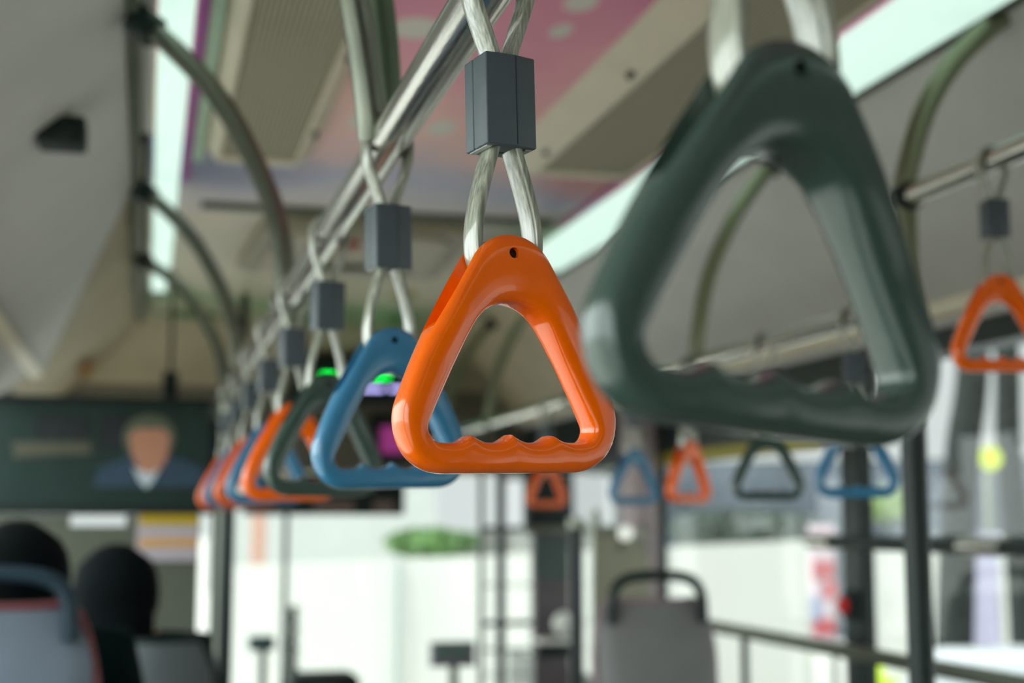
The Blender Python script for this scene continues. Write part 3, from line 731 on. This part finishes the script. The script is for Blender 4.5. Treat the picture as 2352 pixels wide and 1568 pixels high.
pr_ell('printed_hair', mat('printed_hair', (96, 102, 84), .5, noise=.15), 343, 1006, 56, 52, .007, pn)
pr_poly('printed_face', mat('printed_skin', (196, 138, 112), .5, noise=.05), [(296, 1000), (305, 1050), (322, 1082), (345, 1094), (366, 1082), (384, 1050), (390, 1000), (372, 985), (316, 985)], .009, pn)
pr_poly('printed_collar', mat('printed_white', (205, 215, 224), .5), [(305, 1072), (322, 1080), (345, 1088), (366, 1076), (352, 1105), (336, 1122), (320, 1106)], .011, pn)

# lower partition under it, with a see-through slot and a slit at its right edge
z_top = P0.z-.014
qa, qb = at(160, 1208, YP), at(290, 1180, YP); xe = at(456, 1300, YP).x; xf = at(484, 1300, YP).x
zc = at(470, 1468, YP).z
struct(boxes('wall_partition', mat('olive_grey_partition', (92, 96, 84), .6, noise=.12, nscale=5), [
    (XL, qa.x, YP, YP+.03, FL, z_top), (qa.x, qb.x, YP, YP+.03, FL, qa.z), (qa.x, qb.x, YP, YP+.03, qb.z, z_top), (qb.x, xe, YP, YP+.03, FL, z_top), (xe, xf, YP, YP+.03, FL, zc)]))
struct(box('trim_30', rubber, xf, xf+.05, YP-.01, YP+.04, FL, P1.z))
nt_ = thing('notice', 'notice with yellow, white and orange stripes at the right end under the dark panel', 'notice', (0, YP-.006, 0))
a, b = at(312, 1288, YP), at(456, 1178, YP)
box('sheet', mat('lilac_white_paper', (188, 178, 188), .6), a.x, b.x, -.003, 0, a.z, b.z, nt_)
for (ya, yb, col) in ((1176, 1206, (196, 164, 30)), (1234, 1256, (214, 164, 104))):
    pa_, pb_ = at(320, yb, YP), at(456, ya, YP)
    box('coloured_band', mat('band_%d' % col[2], col, .6), pa_.x, pb_.x, -.006, -.003, pa_.z, pb_.z, nt_)

# ------------------------------------------------------------------ seats
SEATS = []; SEATTOP = {}
def seat(name, label, x0, x1, y, ztop, m, piping, zbot=FL, group='bus seats', grab=seatgrab, gh=.085):
    t = thing('bus_seat', label, 'seat', ((x0+x1)/2, y, zbot), group=group); w = x1-x0; h = ztop-zbot
    bm = bmesh.new(); NX, NZ = 18, 26; hb = .78; front = []; back = []
    def P(i, j, d):
        u = i/(NX)*2-1; v = j/NZ; z = h-hb+hb*v
        half = w/2*(.92+.08*math.sin(min(1, v*1.4)*PI/2)); 
        if v > .86: half *= math.sqrt(max(0.0, 1-((v-.86)/.14)**2*.42))
        x = u*half; bow = .035*(u*u)-.02*math.sin(v*PI)
        edge = max(abs(u), v if v > .5 else 0); th = .022*(1-max(0, edge-.86)/.14*.75)
        return Vector((x, bow+.05*(1-v)*0+(th if d else -th)+.04*(v-.5), z))
    G = [[[bm.verts.new(P(i, j, d)) for i in range(NX+1)] for j in range(NZ+1)] for d in (0, 1)]
    for d in (0, 1):
        for j in range(NZ):
            for i in range(NX): bm.faces.new((G[d][j][i], G[d][j][i+1], G[d][j+1][i+1], G[d][j+1][i]))
    for j in range(NZ):
        for i in (0, NX): bm.faces.new((G[0][j][i], G[0][j+1][i], G[1][j+1][i], G[1][j][i]))
    for i in range(NX):
        for j in (0, NZ): bm.faces.new((G[0][j][i], G[0][j][i+1], G[1][j][i+1], G[1][j][i]))
    from_bm('backrest', bm, m, t)
    pp = [P(0, j, 1)+Vector((-.004, .004, 0)) for j in range(4, NZ, 3)]+[P(i, NZ, 1)+Vector((0, .004, .004)) for i in range(0, NX+1, 3)]+[P(NX, j, 1)+Vector((.004, .004, 0)) for j in range(NZ-1, 4, -3)]
    tube('piping', piping, pp, .010, t, n=3)
    if gh > 0: tube('grab_handle', grab, [(-w*.40, .02, h-.05), (-w*.38, .02, h+gh*.35), (-w*.27, .02, h+gh*.88), (0, .02, h+gh), (w*.27, .02, h+gh*.88), (w*.38, .02, h+gh*.35), (w*.40, .02, h-.05)], .0145, t)
    SEATS.append(t); SEATTOP[t.name] = h-hb+.06
    box('cushion', m, -w/2, w/2, .03, .46, h-hb-.04, h-hb+.06, t, bevel=.02)
    box('pedestal', blackp, -w*.3, w*.3, .1, .4, 0, h-hb-.03, t)
    return t
a = at(216, 1402, 2.5)
seat('s', 'blue-grey seat back with a dark blue grab arch at the lower left corner', a.x-.37, a.x, 2.5, a.z, seatm, seatred, gh=.062)
a, b = at(1382, 1392, 3.6), at(1648, 1392, 3.6)
seat('s', 'grey seat back with a black grab arch at bottom right of centre', a.x, b.x, 3.6, a.z+.003, seatg, mat('dusty_pink_piping', (150, 128, 134), .6), grab=blackp, gh=.075)
a, b = at(236, 1484, 3.35), at(492, 1484, 3.35)
seat('s', 'plain grey seat back behind the blue-grey one, below the dark passengers', a.x-.02, b.x, 3.35, a.z, mat('slate_seat', (86, 94, 96), .5, noise=.05), blackp, grab=blackp, gh=-.01)

# ------------------------------------------------------------------ people
def skin_body(name, m, verts, edges, rad, parent, root=0, sub=2):
    me = bpy.data.meshes.new(name); me.from_pydata([tuple(v) for v in verts], edges, []); me.update()
    o = bpy.data.objects.new(name, me); C.objects.link(o)
    sm = o.modifiers.new('s', 'SKIN'); 
    for i, r_ in enumerate(rad):
        rr = r_ if hasattr(r_, '__len__') else (r_, r_)
        me.skin_vertices[0].data[i].radius = rr; me.skin_vertices[0].data[i].use_root = (i == root)
    sm.use_smooth_shade = True
    ss = o.modifiers.new('u', 'SUBSURF'); ss.levels = sub; ss.render_levels = sub
    bpy.context.view_layer.update()
    res = bpy.data.meshes.new_from_object(o.evaluated_get(bpy.context.evaluated_depsgraph_get()))
    bpy.data.objects.remove(o); res.materials.clear(); res.materials.append(m); res.name = name
    for p in res.polygons: p.use_smooth = True
    return link(name, res, parent)
def person(label, loc, rz, seated, coat, hair_m, hips=.47, group=None, trousers=None, longhair=False):
    t = thing('person', label, 'person', loc, rz, group)
    hz = hips if seated else .92
    # pelvis, belly, chest, neck, skull, crown
    sh, hd = (.08, -.05) if longhair else (0, 0)
    V = [(0, 0, hz), (0, .0, hz+.20), (0, 0, hz+.42+sh), (0, .0, hz+.56+sh*.2), (0, .02, hz+.68+hd), (0, .01, hz+.76+hd), (0, .115, hz+.655+hd)]
    E_ = [(0, 1), (1, 2), (2, 3), (3, 4), (4, 5), (4, 6)]; R_ = [(.15, .11), (.14, .10), (.16, .10), .058, (.085, .10), (.06, .075), .012]
    def limb(start, pts, rr):
        k = start
        for p, r_ in zip(pts, rr):
            V.append(p); R_.append(r_); E_.append((k, len(V)-1)); k = len(V)-1
        return k
    for s in (-1, 1):
        hand = limb(2, [(s*.17, 0, hz+.43+sh), (s*.22, .03, hz+.20), (s*.16, .24, hz+.10), (s*.13, .32, hz+.10)], [.06, .045, .032, .03])
        for f in range(4):
            fx = s*(.155-.018*f); k = limb(hand, [(fx, .37, hz+.10), (fx, .41+.006*(f in (1, 2)), hz+.085)], [.010, .008])
        limb(hand, [(s*.10, .34, hz+.10), (s*.085, .37, hz+.09)], [.011, .009])
        if seated: limb(0, [(s*.10, .06, hz), (s*.11, .42, hz+.02), (s*.11, .42, .08), (s*.11, .52, .035)], [.085, .065, .045, .04])
        else: limb(0, [(s*.09, 0, hz-.08), (s*.10, .01, .48), (s*.10, 0, .09), (s*.10, .12, .04)], [.085, .06, .042, .04])
        limb(4, [(s*.092, .02, hz+.68+hd)], [.014])
    skin_body('body', skinm, V, E_, R_, t)
    # coat: torso and sleeves
    V2 = [(0, 0, hz-.02), (0, 0, hz+.20), (0, 0, hz+.43+sh), (0, 0, hz+.52+sh*.6)]; E2 = [(0, 1), (1, 2), (2, 3)]; R2 = [(.175, .135), (.165, .125), (.185, .125), .08]
    for s in (-1, 1):
        k = 2
        for p, r_ in zip([(s*.175, 0, hz+.43+sh), (s*.225, .03, hz+.20), (s*.17, .22, hz+.10)], [.085, .068, .052]):
            V2.append(p); R2.append(r_); E2.append((k, len(V2)-1)); k = len(V2)-1
    skin_body('jacket', coat, V2, E2, R2, t)
    V3 = [(0, 0, hz)]; E3 = []; R3 = [(.165, .125)]
    for s in (-1, 1):
        k = 0
        pts = [(s*.10, .06, hz), (s*.11, .42, hz+.02), (s*.11, .42, .14)] if seated else [(s*.09, 0, hz-.08), (s*.10, .01, .48), (s*.10, 0, .12)]
        for p, r_ in zip(pts, [.10, .08, .06]):
            V3.append(p); R3.append(r_); E3.append((k, len(V3)-1)); k = len(V3)-1
    skin_body('trousers', trousers or fabric, V3, E3, R3, t)
    hr = sphere('hair', hair_m, (0, -.005, hz+.715+hd), (.105, .118, .118), t, 3, .04)
    if longhair: sphere('long_hair', hair_m, (0, -.045, hz+.60), (.095, .075, .15), t, 3, .04)
    return t, hz
def passenger(px, st, y, sc_, label, dz=0):
    zc = st.location.z+SEATTOP[st.name]
    t, hz = person(label, (at(px, 1300, y).x, y, zc+(.13-.47)*sc_-dz), 0, True, fabric, hairm, hips=.47, group='dark passengers seen from behind', longhair=True)
    t.scale = (sc_,)*3
passenger(268, SEATS[2], 3.62, 1.0, 'passenger in dark clothing seated with back turned, below the striped notice', -.03)
passenger(40, SEATS[0], 2.78, .92, 'passenger in dark clothing cut by the left edge, behind the blue-grey seat', -.03)

# ------------------------------------------------------------------ outside
ROAD = FL-.35
road = box('road', mat('pale_concrete_road', (212, 210, 202), .8, noise=.06, nscale=.8), -60, 120, -60, 160, ROAD-.2, ROAD)
road['kind'] = 'structure'
# pale hoarding running across ahead
def span(name, m, x0, y0, x1, y1, Y0, Y1, zb, thick=.08, label='', cat='wall', group=None):
    a, b = at(x0, y0, Y0), at(x1, y1, Y1)
    o = slab(name, m, [(a.x, a.y, zb), (b.x, b.y, zb), (b.x, b.y, b.z), (a.x, a.y, a.z)], -thick)
    return tag(o, label, cat, group)
white = mat('white_painted_hoarding', (206, 208, 202), .6, noise=.02, nscale=1)
span('hoarding', white, 520, 1300, 1118, 1276, 12, 12, ROAD, label='long bright white hoarding ahead seen through the windscreen', cat='hoarding', group='white site hoarding')
span('hoarding', white, 1118, 1276, 1862, 1240, 12, 12.3, ROAD, label='bright white hoarding seen through the window right of the grey seat', cat='hoarding', group='white site hoarding')
span('hoarding', white, 1975, 1236, 2420, 1222, 12, 12, ROAD, label='bright white hoarding between and right of the two thick dark poles', cat='hoarding', group='white site hoarding')
q0, q1 = at(908, 1282, 11.9), at(920, 1420, 11.9)
tag(box('fence_post', mat('pale_post', (160, 170, 168), .6), q0.x, q1.x, 11.86, 11.9, ROAD, q0.z), 'thin grey post in front of the white hoarding', 'post')
span('retaining_wall', mat('blue_grey_stone', (98, 106, 116), .8, noise=.35, nscale=1.2), 1530, 1062, 2500, 1050, 22, 22, ROAD, .3, 'blue-grey stone retaining wall beyond the white hoarding', 'wall')
span('low_wall', mat('grey_wall', (120, 122, 116), .8, noise=.15, nscale=1.5), 975, 1228, 1400, 1205, 17, 17, ROAD, .2, 'low grey wall with a hedge behind the left hoarding', 'wall')
leafm = mat('hedge_leaves', (104, 140, 84), .8, noise=.45, nscale=9)
leafd = mat('tree_leaves', (44, 70, 40), .8, noise=.6, nscale=5)
barkm = mat('tree_bark', (28, 34, 32), .9, noise=.35, nscale=14, bump=.8, bscale=60)
def leaves(name, m, c, r, n, size, parent, seed):
    rnd = random.Random(seed); bm = bmesh.new()
    for k in range(n):
        while True:
            v = Vector((rnd.uniform(-1, 1), rnd.uniform(-1, 1), rnd.uniform(-1, 1)))
            if v.length < 1: break
        p = Vector(c)+Vector((v.x*r[0], v.y*r[1], v.z*r[2])); s = size*rnd.uniform(.6, 1.3)
        q = Quaternion((rnd.uniform(-1, 1), rnd.uniform(-1, 1), rnd.uniform(-1, 1), rnd.uniform(-1, 1))).normalized()
        vs = [bm.verts.new(p+q @ Vector(w)*s) for w in ((-.5, 0, 0), (0, -.28, .05), (.5, 0, 0), (0, .28, .05))]
        bm.faces.new(vs)
    return from_bm(name, bm, m, parent, smooth=False)
def hedge(x0, x1, py, Y, hh, label, seed, m):
    a, b = at(x0, py, Y), at(x1, py, Y)
    t = thing('hedge', label, 'hedge', ((a.x+b.x)/2, Y, ROAD), group='hedges outside')
    H = (a.z+b.z)/2-ROAD
    leaves('foliage', m, (0, 0, H-hh), ((b.x-a.x)/2, .3, hh), 2600, .12, t, seed)
    tube('stem', barkm, [(0, 0, 0), (0, 0, H-hh)], .05, t, smooth_path=False)
hedge(885, 1098, 1215, 16.6, .16, 'green hedge behind the hoarding seen through the windscreen', 3, leafm)
hedge(1530, 1900, 1165, 21, .35, 'green hedge on the stone wall seen below the orange window strap', 4, mat('dull_leaves', (88, 102, 92), .8, noise=.4, nscale=4))
hedge(1985, 2080, 1120, 20, .25, 'pale green shrub seen through the blue window strap', 6, mat('pale_leaves', (150, 172, 120), .8, noise=.3, nscale=6))
def tree(px, py_b, py_t, Y, r0, lean, label, crown, seed):
    a = at(px, py_b, Y); t = thing('tree', label, 'tree', (a.x, Y, ROAD), group='street trees'); b = at(lean, py_t, Y)
    H = b.z-ROAD; top = Vector((b.x-a.x, 0, H))
    bm = bmesh.new(); path = catmull([(0, 0, 0), (top.x*.2, 0, H*.4), (top.x*.7, .05, H*.75), (top.x, 0, H), (top.x*1.2, .1, H*1.7)], 8)
    n = len(path); sweep(bm, path, lambda i, nn: circ(r0*(1.15-.35*i/nn), 14)); from_bm('trunk', bm, barkm, t)
    for k, (bx, bz) in enumerate(((-.9, .8), (.9, .9), (.3, 1.4))):
        tube('branch', barkm, [(top.x*1.1, .05, H*1.1), (top.x+bx*.4, .1, H*1.1+bz*.6), (top.x+bx, .2, H*1.1+bz*1.3)], r0*.3, t)
    if crown: leaves('crown', leafd, (top.x, .3, H*1.1+crown[2]), crown[:2]+(crown[1],), crown[3], .22, t, seed)
tree(2165, 1240, 760, 7.6, .105, 2235, 'thick leaning dark tree trunk right of the nearer black pole', (1.3, 1.0, 2.2, 2500), 11)
tree(2345, 1240, 760, 9.5, .10, 2310, 'tree trunk at the right edge behind the orange window strap', (1.1, .9, 2.6, 2500), 12)
tree(1440, 1200, 900, 14, .14, 1440, 'leafy tree beyond the front door right of the orange grip', (.95, 1.0, -.2, 2600), 13)
tree(1290, 1200, 900, 17, .16, 1290, 'leafy tree beyond the front door below the orange grip', (1.2, 1.1, -.3, 2600), 14)
# lime sign between the trunks
p = at(2268, 1052, 9); o = thing('road_sign', 'lime yellow round sign between the two tree trunks', 'sign', (p.x, 9, ROAD))
tube('post', steeld, [(0, 0, 0), (0, 0, p.z-ROAD)], .03, o, smooth_path=False)
bm = bmesh.new(); bmesh.ops.create_cone(bm, cap_ends=True, segments=32, radius1=.085, radius2=.085, depth=.02, matrix=Matrix.Translation((0, -.04, p.z-ROAD)) @ Matrix.Rotation(PI/2, 4, 'X')); from_bm('disc', bm, mat('lime_sign', (206, 222, 70), .5), o)
# banners
def banner(x0, x1, yt, yb, Y, m, label, blocks):
    a, b = at(x0, yb, Y), at(x1, yt, Y); t = thing('banner', label, 'banner', (a.x, Y, ROAD))
    bm = bmesh.new(); NX, NZ = 12, 12; w = b.x-a.x; h0, h1 = a.z-ROAD, b.z-ROAD
    g = [[bm.verts.new((w*i/NX, .012*math.sin(i*1.1+j*.3), h0+(h1-h0)*j/NZ)) for i in range(NX+1)] for j in range(NZ+1)]
    for j in range(NZ):
        for i in range(NX): bm.faces.new((g[j][i], g[j][i+1], g[j+1][i+1], g[j+1][i]))
    from_bm('cloth', bm, m, t)
    tube('pole', blackp, [(w, .03, 0), (w, .03, h1)], .018, t, smooth_path=False)
    for (u0, u1, v0, v1, mm) in blocks: box('printed_patch', mm, w*u0, w*u1, -.022, -.018, h0+(h1-h0)*v0, h0+(h1-h0)*v1, t)
rd = mat('printed_red', (196, 96, 104), .6, noise=.2, nscale=9); bl2 = mat('printed_pale_blue', (150, 160, 190), .6)
banner(1862, 1914, 1205, 1480, 9, mat('pink_white_cloth', (214, 196, 206), .7, noise=.06), 'pink and white printed banner left of the dark window pillar', [(.0, 1, .86, .93, rd), (.1, .9, .55, .7, rd), (.5, 1, .38, .52, rd), (0, .4, .2, .4, bl2), (.1, .9, .08, .22, rd)])
banner(2212, 2290, 1225, 1490, 8, mat('lavender_cloth', (196, 192, 218), .7, noise=.05), 'pale lavender banner on a dark pole right of the nearer black pole', [])
# white car at lower right
p = at(2330, 1400, 6.0); car = thing('car', 'white parked car top at the lower right corner', 'car', (p.x-.35, 4.4, ROAD))
bm = bmesh.new(); prof = [(-1.3, .25), (-1.35, .75), (-1.0, .92), (-.55, .98), (-.25, 1.42), (.2, 1.5), (.9, 1.46), (1.5, 1.0), (1.9, .9), (1.95, .3)]
A = [bm.verts.new((-.55, x, z)) for x, z in prof]; B = [bm.verts.new((.95, x, z)) for x, z in prof]; bm.faces.new(A); bm.faces.new(B[::-1])
for i in range(len(prof)): bm.faces.new((A[i], B[i], B[(i+1) % len(prof)], A[(i+1) % len(prof)]))
from_bm('body', bm, mat('white_car_paint', (236, 240, 244), .25, coat=.5), car, bevel=.06, seg=3)
box('windscreen', mat('dark_car_glass', (30, 40, 46), .1), -.42, .82, -.60, -.30, 1.05, 1.36, car, bevel=.02)
for (wx, wy) in ((-.56, -.8), (.96, -.8), (-.56, 1.3), (.96, 1.3)): tube('wheel', rubber, [(wx-.08, wy, .3), (wx+.08, wy, .3)], .3, car, smooth_path=False, k=24)
# lime roadside marker
p = at(2028, 1512, 7.0); vest = mat('fluorescent_lime_plastic', (206, 236, 40), .5, noise=.03)
o = thing('road_marker', 'fluorescent lime marker post with a white round reflector at the bottom edge right of centre', 'marker post', (p.x, 7.0, ROAD)); hh_ = p.z-ROAD
bm = bmesh.new(); prof = [(.16, 0), (.16, .05), (.075, .08), (.072, hh_-.05), (.055, hh_-.015), (.0, hh_)]
sweep(bm, [Vector((0, 0, z)) for r_, z in prof], lambda i_, n_: circ(max(prof[i_][0], .004), 24)); from_bm('post', bm, vest, o)
bm = bmesh.new(); bmesh.ops.create_cone(bm, cap_ends=True, segments=24, radius1=.036, radius2=.036, depth=.012, matrix=Matrix.Translation((0, -.075, hh_-.06)) @ Matrix.Rotation(PI/2, 4, 'X')); from_bm('reflector', bm, mat('white_gloss', (228, 228, 220), .3), o)
# pale facade far ahead
span('facade', mat('pale_facade', (176, 180, 176), .8, noise=.05, nscale=.5), 480, 1120, 1000, 1120, 40, 40, ROAD, .5, 'pale building front far ahead through the windscreen', 'building')
for (x0, x1, y0_, y1_, col, lab) in ((578, 612, 1180, 1245, (188, 148, 132), 'faint salmon board above the hoarding left of the thin dark pole'),):
    a, b = at(x0, y1_, 13), at(x1, y0_, 13)
    tag(box('street_board', mat('board_%d' % col[2], col, .7), a.x, b.x, 13, 13.1, ROAD, b.z), lab, 'board')

# ------------------------------------------------------------------ light
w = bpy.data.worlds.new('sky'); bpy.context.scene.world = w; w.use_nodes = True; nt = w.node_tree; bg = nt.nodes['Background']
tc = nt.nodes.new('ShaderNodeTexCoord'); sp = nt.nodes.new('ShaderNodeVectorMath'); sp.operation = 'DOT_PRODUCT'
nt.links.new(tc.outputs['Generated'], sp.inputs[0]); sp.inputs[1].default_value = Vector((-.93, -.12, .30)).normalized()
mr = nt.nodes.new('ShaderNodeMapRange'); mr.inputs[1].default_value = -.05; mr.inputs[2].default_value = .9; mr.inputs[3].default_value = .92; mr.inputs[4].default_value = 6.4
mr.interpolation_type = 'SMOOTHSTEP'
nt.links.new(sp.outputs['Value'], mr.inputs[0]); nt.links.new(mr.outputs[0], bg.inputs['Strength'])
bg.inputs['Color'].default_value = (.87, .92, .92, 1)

# ------------------------------------------------------------------ camera
cam = bpy.data.cameras.new('camera'); co = bpy.data.objects.new('camera', cam); C.objects.link(co)
cam.sensor_width = 36; cam.lens = F/2352*36; cam.clip_start = .02; cam.clip_end = 500
Mr = Matrix((RT, UP, -FW)).transposed(); co.rotation_euler = Mr.to_euler()
cam.dof.use_dof = True; cam.dof.focus_distance = .845; cam.dof.aperture_fstop = 5.0; cam.dof.aperture_blades = 0
bpy.context.scene.camera = co

for o in list(C.objects):
    if o.parent is None: o.location.z += EYE
S = bpy.context.scene
S.view_settings.view_transform = 'Standard'; S.view_settings.look = 'None'; S.view_settings.gamma = 1; S.view_settings.use_curve_mapping = False
S.view_settings.exposure = 0.0
S.cycles.max_bounces = 8; S.cycles.diffuse_bounces = 4; S.cycles.glossy_bounces = 4; S.cycles.transmission_bounces = 4; S.cycles.transparent_max_bounces = 8
S.cycles.caustics_reflective = False; S.cycles.caustics_refractive = False; S.cycles.sample_clamp_indirect = 4
S.cycles.use_denoising = True
